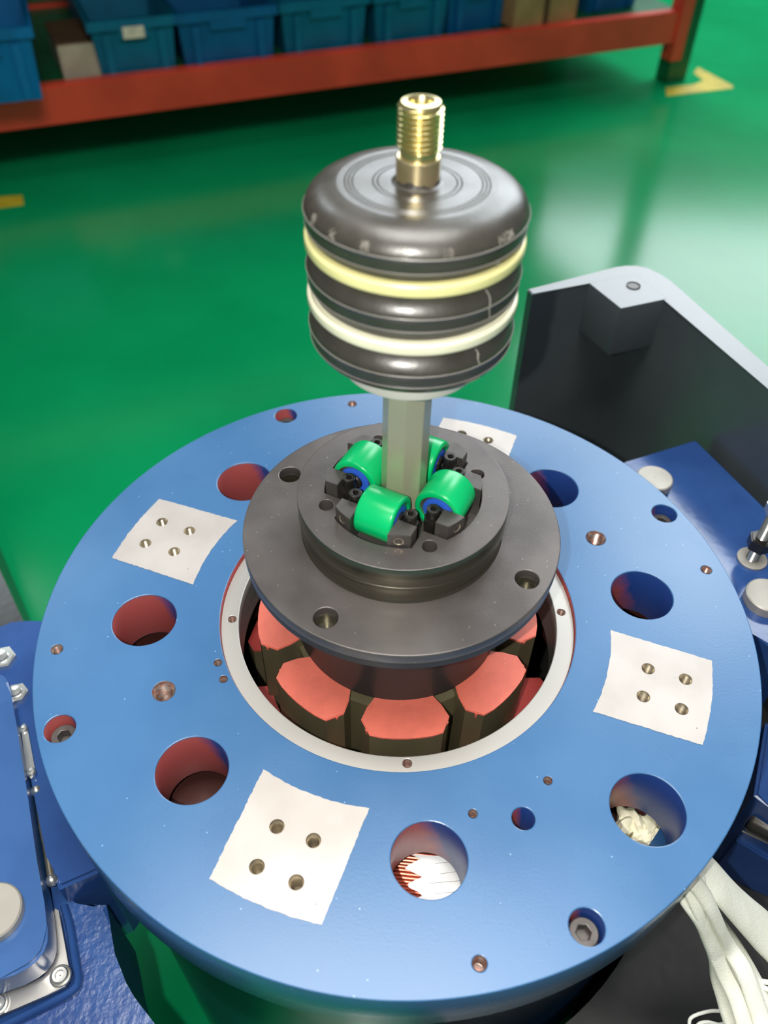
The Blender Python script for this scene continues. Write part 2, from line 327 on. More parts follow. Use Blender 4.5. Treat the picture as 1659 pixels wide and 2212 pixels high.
# unseen upper level, added to the rack to throw shade on the floor in front
obj('beam', rprism(-4.2, .02, 0, .05, .38, .50, bev=.004), M_beam, rack)
obj('shelf_deck', rprism(-4.2, .02, .05, .95, .47, .488), M_post, rack)
obj('shelf_deck', rprism(-4.2, .02, .05, .95, 1.28, 1.298), M_post, rack)
obj('shade_panel', rprism(-4.2, .02, 1.005, 1.015, -.66, 1.35), M_post, rack)  # unseen opaque panel, added to block the window light
# ================================================================== MACHINE HOUSING
mach = thing('machine_housing', 'round blue cast machine housing with bored top plate, standing upright in the centre', 'machine', (0, 0, -.70))
big = [(-.2129, -.0262, .0265), (-.1446, -.1580, .0265), (.0291, -.2132, .0262), (.1843, -.1691, .0268), (.2133, .0268, .0266), (.1457, .1574, .0268), (-.1567, .1468, .0268), (-.0273, .2130, .0265)]
mid = [pol(.283, a) for a in (-152.5, 117.3, 27.1, -62.4)]
thr = [pol(.2035, a) for a in (-152.5, 26.9, 117.3)]
dark = pol(.2046, -62.3)
sml = [pol(.2828, a) for a in (12.1, 102.3, -77.5, -167.7)]
tiny = [(-.1432, -.0653), (-.1359, -.0804), (.1149, -.1518), (.0596, -.1797)]
padh = [pol(r, 72.4 + 90 * k + s) for k in range(4) for r, s in ((.2112, 3.75), (.2112, -3.75), (.2408, 3.45), (.2408, -3.45))]
RP = .0053
holes = [circle(x, y, r, 56) for x, y, r in big] + [circle(x, y, .0117, 36) for x, y in mid] + [circle(x, y, .0087, 32) for x, y in thr] + [circle(*dark, .0082, 32)]
holes += [circle(x, y, .0046, 24) for x, y in sml] + [circle(x, y, .0031, 18) for x, y in tiny] + [circle(x, y, RP, 24) for x, y in padh]
me = plate(circle(0, 0, .300, 256), [circle(0, 0, .1512, 160)] + holes, -.055, 0, .0009)
for p in me.polygons:
    r = math.hypot(p.center.x, p.center.y)
    if abs(p.normal.z) < .3 and .152 < r < .2985: p.material_index = 1
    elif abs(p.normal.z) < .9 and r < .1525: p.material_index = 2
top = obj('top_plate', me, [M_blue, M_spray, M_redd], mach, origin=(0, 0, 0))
tag(top, 'sky-blue painted ring plate')
for i in range(4):  # bare machined pads left unpainted, with ragged paint edges
    a0 = 72.4 + 90 * i; rr = random.Random(i + 3); pts = []
    def edge(p, q, k, arc=None):
        for j in range(k):
            t = j / k
            if arc: rr_ = arc[0]; an = arc[1] + (arc[2] - arc[1]) * t; x, y = rr_ * math.cos(an), rr_ * math.sin(an)
            else: x, y = p[0] + (q[0] - p[0]) * t, p[1] + (q[1] - p[1]) * t
            j_ = .00035 if j else 0
            pts.append((x + rr.uniform(-j_, j_), y + rr.uniform(-j_, j_)))
    hw0, hw1, r0, r1 = .0415, .0405, .1805, .2618
    A = math.asin(hw0 / r0); B = math.asin(hw1 / r1)
    c1 = (r0 * math.cos(A), -hw0); c2 = (r1 * math.cos(B), -hw1); c3 = (c2[0], hw1); c4 = (c1[0], hw0)
    edge(c1, c2, 40); edge(c2, c3, 30, (r1, -B, B)); edge(c3, c4, 40); edge(c4, c1, 30, (r0, A, -A))
    ca, sa = math.cos(math.radians(a0)), math.sin(math.radians(a0)); rot = [(x * ca - y * sa, x * sa + y * ca) for x, y in pts]
    hs = [circle(*pol(r, a0 + s), RP, 24) for r, s in ((.2112, 3.75), (.2112, -3.75), (.2408, 3.45), (.2408, -3.45))]
    pd = obj('machined_pad', plate(rot, hs, .00002, .00035, 0), M_pad, top, origin=(*pol(.2210, a0), 0))
    if i == 0: tag(pd, 'bare bright steel pad with tapped holes')
for x, y in padh: threaded_hole(x, y, RP, M_thr, top, .0002, .02, .0016)
for i, (x, y) in enumerate(thr): threaded_hole(x, y, .0087, M_thrr, top, 0, .03, .0024)
for x, y in sml: threaded_hole(x, y, .0046, M_thrr, top, 0, .014, .0014)
for x, y in tiny: threaded_hole(x, y, .0031, M_thrr, top, 0, .010, .0012)
obj('plug', disc(.0086, -.034, dark[0], dark[1], bmesh.new(), 24), M_statr, top)
for i, (x, y) in enumerate(mid):
    socket_head('housing_screw', x + (.0004 if x < 0 else 0), y, .0098, -.011, .014, .0090, M_block, top, ph=.2 + i)
    obj('counterbore_floor', disc(.0118, -.0245, x, y, bmesh.new(), 24), M_spray, top)
# body cylinder under the plate, with side walls and a base
pr = [(.2835, -.0552), (.2835, -.085), (.2805, -.090), (.2805, -.30), (.2805, -.70), (.262, -.70), (.262, -.0552)]
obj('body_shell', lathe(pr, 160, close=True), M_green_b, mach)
obj('plate_shoulder', lathe([(.2990, -.0551), (.2975, -.0565), (.2845, -.0575), (.2836, -.061)], 200), M_blue2, mach)
# locating ring, sunk a little in the plate bore
RI, RO, ZR = .1362, .1510, -.0055
rb = [pol(.1418, a) for a in (3.0, -85.0, -173.0, 95)]
ring = obj('locating_ring', plate(circle(0, 0, RO, 160), [circle(0, 0, RI, 160)] + [circle(x, y, .0034, 20) for x, y in rb], ZR - .012, ZR, .0007), M_ring, mach)
tag(ring, 'bare machined locating ring')
for x, y in rb: threaded_hole(x, y, .0034, M_thrr, ring, ZR, .009, .0011, name='tapped_hole')
obj('bore_wall', lathe([(RI + .0003, ZR - .008), (RI + .0003, -.050), (RI + .005, -.052), (.15, -.0548)], 160), M_wall, mach)
# stator inside: red shoes low down, laminated core and windings seen through the big holes
obj('stator_core', lathe([(.152, -.10), (.152, -.075), (.262, -.075), (.262, -.12)], 120), M_statr, mach)
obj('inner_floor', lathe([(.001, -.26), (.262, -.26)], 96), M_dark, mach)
for k in range(16):
    a0 = -84.5 + 11.25 + 22.5 * k
    if k % 2: continue
for k in range(8):
    a0 = -84.5 - 22.5 + 45 * k; pts = [pol(.118, a0 - 13), pol(.1345, a0 - 14), pol(.142, a0 - 10), pol(.1425, a0), pol(.142, a0 + 10), pol(.1345, a0 + 14), pol(.118, a0 + 13)]
    sh = obj('lower_pole_shoe', prism(pts, -.20, -.088, bev=.0008), M_lam, mach, origin=(*pol(.13, a0), -.2))
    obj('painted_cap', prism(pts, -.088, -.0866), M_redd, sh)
# winding and white sheet under the front hole
cx, cy = .0291, -.2132
wd_ = obj('copper_winding', tube([(cx - .045, cy, -.075), (cx + .045, cy, -.075)], .001, 6), M_cop, mach); bm = bmesh.new()
for i in range(26): tube([(cx - .04, cy - .032 + i * .0026, -.0715 + .001 * math.sin(i)), (cx + .04, cy - .036 + i * .0026, -.0715)], .0013, 8, bm)
wd_.data = obj('tmp', bm, M_cop).data; bpy.data.objects.remove(bpy.data.objects['tmp']); wd_.data.transform(Matrix.Translation(-WL[wd_.name])); wd_.name = 'copper_winding'; tag(wd_, kind='stuff')
rr = random.Random(8); pts = []
for i in range(22): pts.append((cx - .010 + .0055 * math.sin(i * 1.3) + rr.uniform(-.0012, .0012) + i * .0003, cy + .03 - i * .0027))
pts += [(cx + .035, cy - .03), (cx + .035, cy + .03)]
obj('insulation_sheet', prism(pts, -.0695, -.0688), M_sheet, mach)
bm = bmesh.new()
for i in range(1, 14, 2): tube([(cx + .004 + .004 * (i % 3), cy - .024 + i * .0037, -.0688), (cx + .033, cy - .020 + i * .0037, -.0687)], .00013, 4, bm)
tag(obj('sheet_creases', bm, M_soc, mach), kind='stuff')
# cream fabric wads under the right front hole
for i, (px, py, s_, an) in enumerate(((1345, 1790, .012, .9), (1372, 1785, .015, 2.2), (1400, 1800, .015, 1.3), (1425, 1815, .014, -.5), (1385, 1820, .013, .5), (1450, 1835, .012, .2))):
    bm = bmesh.new(); bmesh.ops.create_icosphere(bm, subdivisions=3, radius=1); c = at(px, py, -.072)
    for vv in bm.verts: vv.co *= 1 + .13 * math.sin(7 * vv.co.x + 5 * vv.co.y + i) + .08 * math.sin(15 * vv.co.z + 3 * vv.co.x)
    xf(bm, Matrix.Translation(c) @ Matrix.Rotation(an, 4, 'Z') @ Matrix.Diagonal((s_ * 1.2, s_ * .6, .011, 1)))
    o = obj('fabric_wrap', bm, M_cream2, mach)

# ================================================================== ROTOR
rotor = thing('rotor', 'ring of red-topped pole blocks inside the bore of the blue housing', 'rotor', (0, 0, -.16))
obj('rotor_core', lathe([(.0, -.02), (.088, -.02), (.088, -.20)], 96), M_lam, rotor)
for k in range(8):
    a0 = -84.5 + 45 * k; A = lambda r, d: pol(r, a0 + d)
    out = [A(.080, -14), A(.0960, -17.9), A(.1078, -18.7), A(.1192, -13.8)] + [A(.1200, d) for d in (-9, -4.5, 0, 4.5, 9)] + [A(.1192, 13.8), A(.1078, 18.7), A(.0960, 17.9), A(.080, 14)]
    pb = obj('pole_block', prism(out, -.20, -.0095), M_lam, rotor, origin=(*pol(.1, a0), -.2))
    if k == 0: tag(pb, 'brown steel pole block with salmon-red painted top')
    out2 = [(x * 1.0018, y * 1.0018) for x, y in out]
    bm = prism(out2, -.0098, -.008, bev=.0006)
    rr = random.Random(k * 7 + 1)          # paint runs down the faces from the edge
    for (p, q) in ((3, 2), (9, 10)):
        P, Q = Vector(out2[p]), Vector(out2[q]); c = P.lerp(Q, rr.uniform(.25, .75)) * .9915
        tube([(c.x, c.y, -.0092), (c.x, c.y, -.0110), (c.x, c.y, -.0125 - rr.uniform(0, .003))], 1, 10, bm, radii=[.0015, .0014, .0010])
    obj('painted_top', bm, M_red, pb)

# ================================================================== ROLLER HUB
hub = thing('roller_hub', 'black steel flanged hub with stepped collar, sitting in the bore above the red poles', 'hub', (0, 0, -.008))
fh = [pol(.105, -118.1 + 90 * k) for k in range(4)]
obj('flange', plate(circle(0, 0, .1214, 192), [circle(0, 0, .060, 64)] + [circle(x, y, .0087, 40) for x, y in fh], .0945, .104, .0008), [M_hub], hub)
obj('flange_rim', lathe([(.1188, .0948), (.1188, .0938), (.1206, .0934), (.1206, .0875), (.1196, .0862), (.05, .0862)], 192), M_slv, hub)
for x, y in fh:
    obj('counterbore', disc(.0088, .0863 + .0006, x, y, lathe([(.0088, .0965), (.0088, .0868)], 32, x, y)), M_hubs, hub)
obj('sleeve', lathe([(.0885, .0870), (.0865, .080), (.0865, -.0082), (.080, -.0082)], 128), M_slv, hub)
obj('neck', lathe([(.0775, .1035), (.0762, .1055), (.0758, .1165), (.0768, .1182), (.0772, .1205), (.0764, .1210), (.0764, .1222), (.0783, .1228), (.0783, .123), (.05, .123)], 128), M_hubs, hub)
AZ = [-114.5, -24.5, 65.5, 155.5]
pocket = []
for az in AZ:
    u = Vector(pol(1, az)); v = Vector((-u.y, u.x)); h = math.asin(.0305 / .0578)
    c = u * .0305 - v * .0305; pocket.append(tuple(c))
    for j in range(13):
        th = -h + 2 * h * j / 12; q = u * .0578 * math.cos(th) + v * .0578 * math.sin(th); pocket.append(tuple(q))
hh = [pol(.0585, a) for a in (-160.2, -70.0, 20, 110.5)]
me = plate(circle(0, 0, .0783, 160), [pocket] + [circle(x, y, .0053, 28) for x, y in hh], .1229, .141, .0006)
for p in me.polygons:
    if abs(p.normal.z) < .5 and math.hypot(p.center.x, p.center.y) > .077: p.material_index = 1
obj('roller_seat', me, [M_hub, M_hubs], hub)
obj('seat_floor', plate(circle(0, 0, .060, 64), [circle(0, 0, .018, 32)], .1222, .1262, 0), M_hub, hub)
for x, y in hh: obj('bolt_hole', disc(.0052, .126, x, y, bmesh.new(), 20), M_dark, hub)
for az in AZ:
    u = Vector(pol(1, az)); v = Vector((-u.y, u.x))
    for s in (-1, 1):
        ri = .0390; t0, t1 = .0147 * s, .0295 * s
        arc = [(math.sqrt(.0568 ** 2 - (t0 + (t1 - t0) * j / 5) ** 2), t0 + (t1 - t0) * j / 5) for j in range(6)]
        pts = [(ri, t0)] + arc + [(ri, t1)]
        if s < 0: pts = pts[::-1]
        P = [tuple(u * a + v * b2) for a, b2 in pts]; c = u * .047 + v * .022 * s
        bk = obj('mounting_block', prism(P, .1262, .1525, bev=.0004), M_block, hub, origin=(c.x, c.y, .126))
        tm = (t0 + t1) / 2; rm = math.sqrt(.0568 ** 2 - tm * tm); nd = Vector((rm, tm)).normalized(); N3 = (u * nd.x + v * nd.y).to_3d(); p0 = (u * rm + v * tm).to_3d() + Vector((0, 0, .1462))
        q = N3.to_track_quat('Z', 'Y').to_matrix().to_4x4()
        bm = lathe([(.0036, .0003), (.0029, .0002), (.0026, -.0002), (.0029, -.0006)], 20); disc(.0024, -.0001, bm=bm, n=16); xf(bm, Matrix.Translation(p0) @ q)
        obj('side_hole', bm, M_thr, bk)
        c2 = u * .0335 + v * .0217 * s
        socket_head('cap_screw', c2.x, c2.y, .0047, .1565, .0078, .0042, M_blk, hub, ph=az + s)
        obj('axle_end', prism(hexpts(c2.x, c2.y, .011, math.radians(az)), .1262, .1487, bev=.0012), M_blk, hub, origin=(c2.x, c2.y, .126))

# ================================================================== ROLLERS
ZC = .1455; RR = .0180; HL = .0143; RCN = .0335
names = {-114.5: 'green roller nearest the front, left of centre, below the shaft', -24.5: 'green roller right of the shaft, the nearer of the right-hand two', 65.5: 'green roller behind the shaft on the right, mostly hidden', 155.5: 'green roller behind the shaft on the left'}
for az in AZ:
    u = Vector(pol(1, az)); v = Vector((-u.y, u.x)); c = u * RCN
    t = thing('guide_roller', names[az], 'roller', (c.x, c.y, ZC), 'green guide rollers round the shaft')
    q = Matrix((u.to_3d(), Vector((0, 0, -1)), v.to_3d())).transposed().to_4x4()
    mt = Matrix.Translation((c.x, c.y, ZC)) @ q
    prof = [(.0138, -HL + .003), (.0140, -HL), (RR - .0016, -HL), (RR - .0004, -HL + .0006), (RR, -HL + .002), (RR, HL - .002), (RR - .0004, HL - .0006), (RR - .0016, HL), (.0140, HL), (.0138, HL - .003), (.0138, 0)]
    obj('tyre', xf(lathe(prof, 64), mt), M_grn, t, angle=50)
    bm = lathe([(.0139, -HL + .002), (.0115, -HL + .002), (.0113, -HL + .0028), (.0113, HL - .0028), (.0115, HL - .002), (.0139, HL - .002)], 48)
    obj('bearing', xf(bm, mt), M_bear, t)
    bm = bmesh.new()
    for s in (-1, 1): lathe([(.0116, s * (HL - .0026)), (.0114, s * (HL - .0010)), (.0095, s * (HL - .0003)), (.0066, s * (HL - .0006)), (.0062, s * (HL - .003))], 48, bm=bm)
    obj('seal', xf(bm, mt), M_seal, t, angle=50)
    obj('axle', xf(lathe([(.0005, -HL - .001), (.0050, -HL - .001), (.0061, -HL), (.0061, HL), (.0050, HL + .001), (.0005, HL + .001)], 32), mt), M_blk, t)

# ================================================================== SHAFT AND STUD
rod = thing('central_shaft', 'pale eight-sided steel shaft standing between the green rollers, threaded gold stud on top', 'shaft', (0, 0, .09))
octo = circle(0, 0, .0152 / math.cos(PI / 8), 8, math.radians(-114.5 + 22.5))
bm = prism(octo, .09, .262); bmesh.ops.bevel(bm, geom=[e for e in bm.edges if abs(e.verts[0].co.z - e.verts[1].co.z) > .1], offset=.0004, segments=2, affect='EDGES')
obj('shaft_body', bm, M_shaft, rod)
obj('stud_collar', lathe([(.0, .3705), (.0118, .3705), (.0119, .3845), (.0113, .3852), (.0100, .3852)], 64), M_gold2, rod)
bm = bmesh.new(); segs = 64; pitch = .0027; z0, z1 = .3885, .4108; ns = 200; rows = []
for j in range(ns + 1):
    z = z0 + (z1 - z0) * j / ns; row = []
    for i in range(segs):
        ph = ((z / pitch) - i / segs) % 1; tri = 1 - abs(2 * ph - 1); tri = min(1, max(0, (tri - .12) / .7)); e = min(1, j / 14, (ns - j) / 6 + .4)
        r = .0098 + .0021 * tri * e; row.append(bm.verts.new((r * math.cos(2 * PI * i / segs), r * math.sin(2 * PI * i / segs), z)))
    rows.append(row)
for a, b2 in zip(rows, rows[1:]):
    for i in range(segs): bm.faces.new((a[i], a[(i + 1) % segs], b2[(i + 1) % segs], b2[i]))
lathe([(.0100, .3850), (.0100, .3886)], 64, bm=bm)
lathe([(.0109, .4107), (.0100, .4125), (.0072, .4128), (.0062, .4110), (.0062, .4030), (.0005, .4030)], 64, bm=bm)
obj('threaded_stud', bm, M_gold, rod, angle=50)
rr = random.Random(5); bm = bmesh.new(); n_ = 96; lo_ = []; hi_ = []; mid_ = []
for i in range(n_):   # ragged rubber skirt where the moulding climbs the collar
    a = 2 * PI * i / n_; zt = .3738 + .0012 * math.sin(3 * a + 1) + .0007 * math.sin(9 * a) + rr.uniform(-.0004, .0004)
    lo_.append(bm.verts.new((.0150 * math.cos(a), .0150 * math.sin(a), .3712))); mid_.append(bm.verts.new((.0124 * math.cos(a), .0124 * math.sin(a), .3722))); hi_.append(bm.verts.new((.01195 * math.cos(a), .01195 * math.sin(a), zt)))
for i in range(n_):
    j = (i + 1) % n_; bm.faces.new((lo_[i], lo_[j], mid_[j], mid_[i])); bm.faces.new((mid_[i], mid_[j], hi_[j], hi_[i]))
SKIRT = bm

# ================================================================== RUBBER SPRINGS AND SPACER RINGS
def bellow(h, bot):
    'half outline of one rubber buffer, heights measured from its upper parting line'
    side = [(.0435, h), (.0485, h * .95), (.0530, h * .84), (.0568, h * .66), (.0596, h * .44), (.0612, h * .22), (.0619, h * .05), (.0619, .0004)]
    if bot > -.0165: low = [(.0608, -.0100), (.0599, -.0122), (.0588, (bot - .0122) / 2), (.0572, bot)]
    else: low = [(.0604, -.0108), (.0585, -.0132), (.0555, -.0155), (.0515, bot)]
    return side, [(.0619, .0004), (.0624, 0), (.0619, -.0004)], [(.0619, -.0035), (.0616, -.0068)], [(.0614, -.0076), (.0618, -.0080), (.0612, -.0084)], low
def spring(zc, label, h, bot, top=False):
    t = thing('rubber_spring', label, 'rubber buffer', (0, 0, zc + bot), 'black rubber buffers stacked on the shaft')
    tp = [(.0125, h)]
    if top:
        for g in (.0215, .0240, .0352, .0372, .0392): tp += [(g - .0004, h), (g, h - .0009), (g + .0004, h)]
    side, line1, mid2, line2, low = bellow(h, bot)
    obj('rubber_body', lathe([(r, z + zc) for r, z in tp + side + line1[1:] + mid2 + line2 + low + [(.0125, bot)]], 160), M_rub, t, angle=55)
    for a in (line1[1], line2[1]):
        obj('parting_line', lathe([(a[0] - .0003, zc + a[1] + .00028), (a[0] + .0001, zc + a[1]), (a[0] - .0003, zc + a[1] - .00028)], 160), M_rubl, t)
    def R(z):
        tab = sorted([(q[1], q[0]) for q in side + mid2 + low])
        for (z0, r0), (z1, r1) in zip(tab, tab[1:]):
            if z0 <= z <= z1: return r0 + (r1 - r0) * (z - z0) / max(1e-9, z1 - z0)
        return tab[0][1] if z < tab[0][0] else tab[-1][1]
    return t, R
Z1, Z2, Z3 = .3588, .3247, .2879
s1, R1 = spring(Z1, 'topmost black rubber buffer, flat grooved top round the gold stud', .0127, -.0144, True)
obj('skirt', SKIRT, M_rub, s1)
s2, R2 = spring(Z2, 'middle black rubber buffer between the two ivory rings', .0127, -.0157)
s3, R3 = spring(Z3, 'lowest black rubber buffer, above the white washer', .0140, -.0175)
def seam(t, zc, az, z0, z1, prof_r):
    pts = []
    for j in range(9):
        z = z0 + (z1 - z0) * j / 8; r = prof_r(z); a = math.radians(az + .6 * math.sin(j)); pts.append((r * math.cos(a), r * math.sin(a), zc + z))
    obj('mould_seam', tube(pts, .00045, 6, up=Vector((.3, .2, .9))), M_rubl, t)
seam(s2, Z2, -47, .0080, -.0070, R2); seam(s3, Z3, -50, .0085, -.0004, R3); seam(s1, Z1, -44, -.0084, -.0135, R1)
def ringthing(zc, m, label):
    prof = [(.040, zc + .0030), (.0560, zc + .0030), (.0592, zc + .0026), (.0604, zc + .0036), (.0616, zc + .0034), (.0624, zc + .0022), (.0625, zc - .0022), (.0618, zc - .0034), (.0600, zc - .0036), (.0535, zc - .0034), (.040, zc - .0034)]
    tag(obj('spacer_ring', lathe(prof, 160, close=True), m, origin=(0, 0, zc)), label, 'ring', 'spacer rings between the buffers')
ringthing(.3412, M_iv, 'upper ivory-yellow plastic ring, under the topmost rubber buffer')
ringthing(.3056, M_iv2, 'lower paler ivory ring, under the middle rubber buffer')
tag(obj('end_washer', lathe([(.0162, .2702), (.0480, .2702), (.0475, .2690), (.0446, .2590), (.0436, .2572), (.0162, .2572)], 128, close=True), M_wh, origin=(0, 0, .2572)), 'white plastic washer under the lowest rubber buffer, round the shaft', 'washer')
def wrap_text(t, body, az, zc, R, size, m, down=0, dz=.0006):
    cu = bpy.data.curves.new('t', 'FONT'); cu.body = body; cu.size = size; cu.align_x = 'CENTER'; cu.extrude = .0003; cu.resolution_u = 2
    o = bpy.data.objects.new('t', cu); link(o); dg = bpy.context.evaluated_depsgraph_get(); dg.update(); me = bpy.data.meshes.new_from_object(o.evaluated_get(dg)); bpy.data.objects.remove(o)
    me.materials.clear()
    for vv in me.vertices:
        s, h, d = vv.co.x, vv.co.y, vv.co.z; z = h + down
        r = R(z) + .0001 + d; a = math.radians(az) + s / .062; vv.co = (r * math.cos(a), r * math.sin(a), zc + z)
    return obj('moulded_lettering', me, m, t)
M_let = mat('scuffed_lettering', (0.10, 0.09, 0.075), .5, scale=200, col2=(.26, .24, .21))
for ch, az in (('青', -151), ('火', -134), ('橡', -114), ('胶', -95), ('50', -74), ('N126', -40)):
    wrap_text(s1, ch, az, Z1, R1, .0056, M_let, .0012)
wrap_text(s3, '9/7476', -52, Z3, R3, .0040, M_let, -.0125)
wrap_text(s3, '121', -79, Z3, R3, .0038, M_let, -.0125)

# ================================================================== DARK GUARD BEHIND RIGHT
guard = thing('corner_guard', 'tall dark grey steel corner guard with pale top edge behind the blue housing', 'guard', (.29, .42, -.30))
ZG = .05
outer = ats([(1140, 624), (1330, 577)], ZG); 
crn = ats([(1330, 577), (1352, 574), (1375, 573), (1400, 578), (1425, 590), (1450, 606)], ZG)
e1 = at(1659, 790, ZG); e0 = at(1450, 606, ZG); dR = (e1 - e0).normalized(); far = e0 + dR * .62
i1 = at(1659, 812, ZG); i0 = at(1442, 646, ZG); ifar = i1 + dR * .42
inn = [tuple(ifar[:2])] + ats([(1659, 812), (1442, 646)], ZG)
boss = ats([(1440, 645), (1341, 667), (1283, 614)], ZG)
left = ats([(1272, 612), (1150, 636), (1140, 624)], ZG)
wallin = tuple((Vector(left[0]) + (Vector(left[0]) - Vector(left[1])) * 1.0)[:2])
# wall proper: inner faces meet at the corner behind the boss
a_, b_ = Vector(left[1]), Vector(left[0]); c_, d_ = Vector(inn[2]), Vector(inn[1])
den = (b_.x - a_.x) * (d_.y - c_.y) - (b_.y - a_.y) * (d_.x - c_.x)
tt_ = ((c_.x - a_.x) * (d_.y - c_.y) - (c_.y - a_.y) * (d_.x - c_.x)) / den; corner = a_ + (b_ - a_) * tt_
poly = [outer[0]] + crn + [tuple(far[:2]), tuple(ifar[:2]), tuple(corner), left[1]]
obj('guard_wall', prism(poly, -.30, ZG, bev=.0012), M_guard, guard)
bc = [tuple(corner - (corner - Vector(boss[1])) * 0), ]
bpoly = [tuple(Vector(left[0])), tuple(Vector(boss[1])), tuple(Vector(inn[2])), tuple(corner)]
ctr = at(1368, 618, ZG)
bpoly = [tuple(Vector(q) - (Vector(q) - corner) * (0)) for q in bpoly]
cc = sum((Vector(q) for q in bpoly), Vector((0, 0))) / 4
obj('corner_boss', plate([tuple(Vector(q)) for q in bpoly[::-1]], [circle(cc.x + .006, cc.y + .010, .0001, 6)], ZG - .065, ZG + .0002, .0008), M_guard, guard)
bm = lathe([(.0085, .0012), (.0078, .0010), (.0066, .0004), (.0066, -.0002)], 28, ctr.x, ctr.y); xf(bm, Matrix.Translation((0, 0, ZG))); disc(.0066, ZG + .0004, ctr.x, ctr.y, bm, 24)
obj('tapped_hole', bm, M_soc, guard)
# ================================================================== BED PLATES
bp_ = [(.14, .44), tuple(Vector(crn[2])), tuple(far[:2]), (.75, -.10), (.72, -.66), (.05, -.66)] + [pol(.292, a) for a in range(-76, 61, 4)]
tag(obj('bed_plate', prism(bp_, -.70, -.30, bev=.004), M_bed, origin=(.35, 0, -.70)), 'black painted bed block under the right-hand side of the machine and guard', 'base')
bl_ = ats([(-260, 600), (0, 1232), (52, 1345), (140, 1560), (-300, 1700)], -.34)
tag(obj('side_bed', prism(bl_, -.70, -.34, bev=.004), M_bed, origin=(-.7, 0, -.70)), 'black painted block standing on the floor at the left edge, behind the left blue casting', 'base')

# ================================================================== RIGHT BLUE BRACKET
ZP = -.0595
brk = thing('brake_bracket', 'glossy blue machined bracket with two steel discs, beside the housing on the right', 'bracket', (.42, .15, -.30))
pp = ats([(1352, 996), (1500, 951), (1506, 953), (1659, 1106)], ZP); q4 = at(1659, 1106, ZP) + (at(1659, 1106, ZP) - at(1506, 953, ZP)) * .55
low = ats([(1700, 1410), (1659, 1386), (1630, 1366)], ZP)
poly = pp + [tuple(q4[:2])] + [tuple(at(1720, 1410, ZP)[:2]), tuple(at(1659, 1392, ZP)[:2]), tuple(at(1618, 1362, ZP)[:2])] + [pol(.287, a) for a in range(12, 52, 4)]
obj('bracket_top', prism(poly, -.16, ZP, bev=.0015), M_blue2, brk)
obj('bracket_web', prism([(.31, .06), (.36, .06), (.33, .16), (.30, .16)], -.299, -.161), M_bluec, brk)
for (px, py, r, lab) in ((1415, 1031, .0195, 0), (1660, 1284, .0205, 1)):
    c = at(px, py, ZP + .011)
    obj('steel_disc', lathe([(.0005, ZP + .011), (r - .0012, ZP + .011), (r, ZP + .0100), (r, ZP + .0002)], 64, c.x, c.y), M_disc, brk, origin=(c.x, c.y, ZP))
# lower ledges of the bracket below, with a dark roller between
c = at(1700, 1700, -.16)
obj('lower_ledge', prism(ats([(1655, 1560), (1800, 1560), (1800, 1830), (1659, 1738), (1630, 1716)], -.16), -.299, -.16, bev=.003), M_blue2, brk)
obj('lower_lip', prism(ats([(1600, 1792), (1592, 1815), (1659, 1856), (1760, 1900), (1760, 1850), (1659, 1838), (1605, 1800)], -.23), -.299, -.23, bev=.002), M_blue2, brk)
p0, p1 = at(1618, 1768, -.20), at(1720, 1822, -.20); dd = (p1 - p0).normalized()
obj('pivot_pin', tube([p0, p0 + dd * .003, p0 + dd * .10], .012, 24, radii=[.010, .012, .012]), M_blk, brk, angle=40)
p0, p1 = at(1603, 1795, -.215), at(1700, 1840, -.215)
obj('edge_strip', tube([p0, p0.lerp(p1, .5), p1 + (p1 - p0) * .3], .0012, 8), M_steel, brk)

# adjusting bolt with nut and washer
wc = at(1626, 1204, ZP + .0035)
bolt = thing('adjusting_bolt', 'bright zinc hex bolt with black nut and washer, standing on the right blue bracket', 'bolt', (wc.x, wc.y, ZP))
obj('washer', plate(circle(wc.x, wc.y, .0148, 48), [circle(wc.x, wc.y, .0062, 32)], ZP, ZP + .0028, .0006), M_disc, bolt)
obj('bolt_thread', lathe([(.0062, ZP)] + thread_profile(.0060, .0008, ZP, ZP + .070, .0020)[::-1], 40, wc.x, wc.y), M_zinc, bolt, angle=60)
obj('lock_nut', prism(hexpts(wc.x, wc.y, .021, .35), ZP + .020, ZP + .033, bev=.0012), M_blk, bolt)
obj('bolt_head', prism(hexpts(wc.x, wc.y, .019, .5), ZP + .068, ZP + .078, bev=.0012), M_zinc, bolt)

# ================================================================== LEFT BLUE CASTING
cast = thing('brake_casting', 'glossy blue cast arm with a raised rim, beside the housing on the left', 'casting', (-.34, -.1, -.30))
ZU = -.10
up = ats([(-60, 1372), (0, 1349), (25, 1344), (60, 1341), (95, 1342)], ZU) + [pol(.287, a) for a in range(170, 221, 5)] + ats([(212, 1882), (126, 1920), (100, 1850), (60, 1650), (20, 1490), (-100, 1450)], ZU)
obj('upper_web', prism(up, -.24, ZU, bev=.003), M_blue2, cast)
ZL = -.130
lowp = ats([(122, 1985), (160, 1990), (232, 1950)], ZL) + [(-.19, -.17)] + ats([(300, 1990), (240, 2000), (262, 2130), (300, 2180), (352, 2230), (420, 2330), (-200, 2420), (-200, 2250), (0, 2195), (130, 2140)], ZL)
lowp = ats([(-200, 1500), (20, 1500), (60, 1700), (122, 1930), (160, 1960), (228, 1952), (238, 2000), (248, 2060), (264, 2128), (282, 2160), (352, 2235), (420, 2330), (-200, 2420)], ZL)
obj('lower_block', prism(lowp, -.25, ZL, bev=.003), M_bluec, cast)
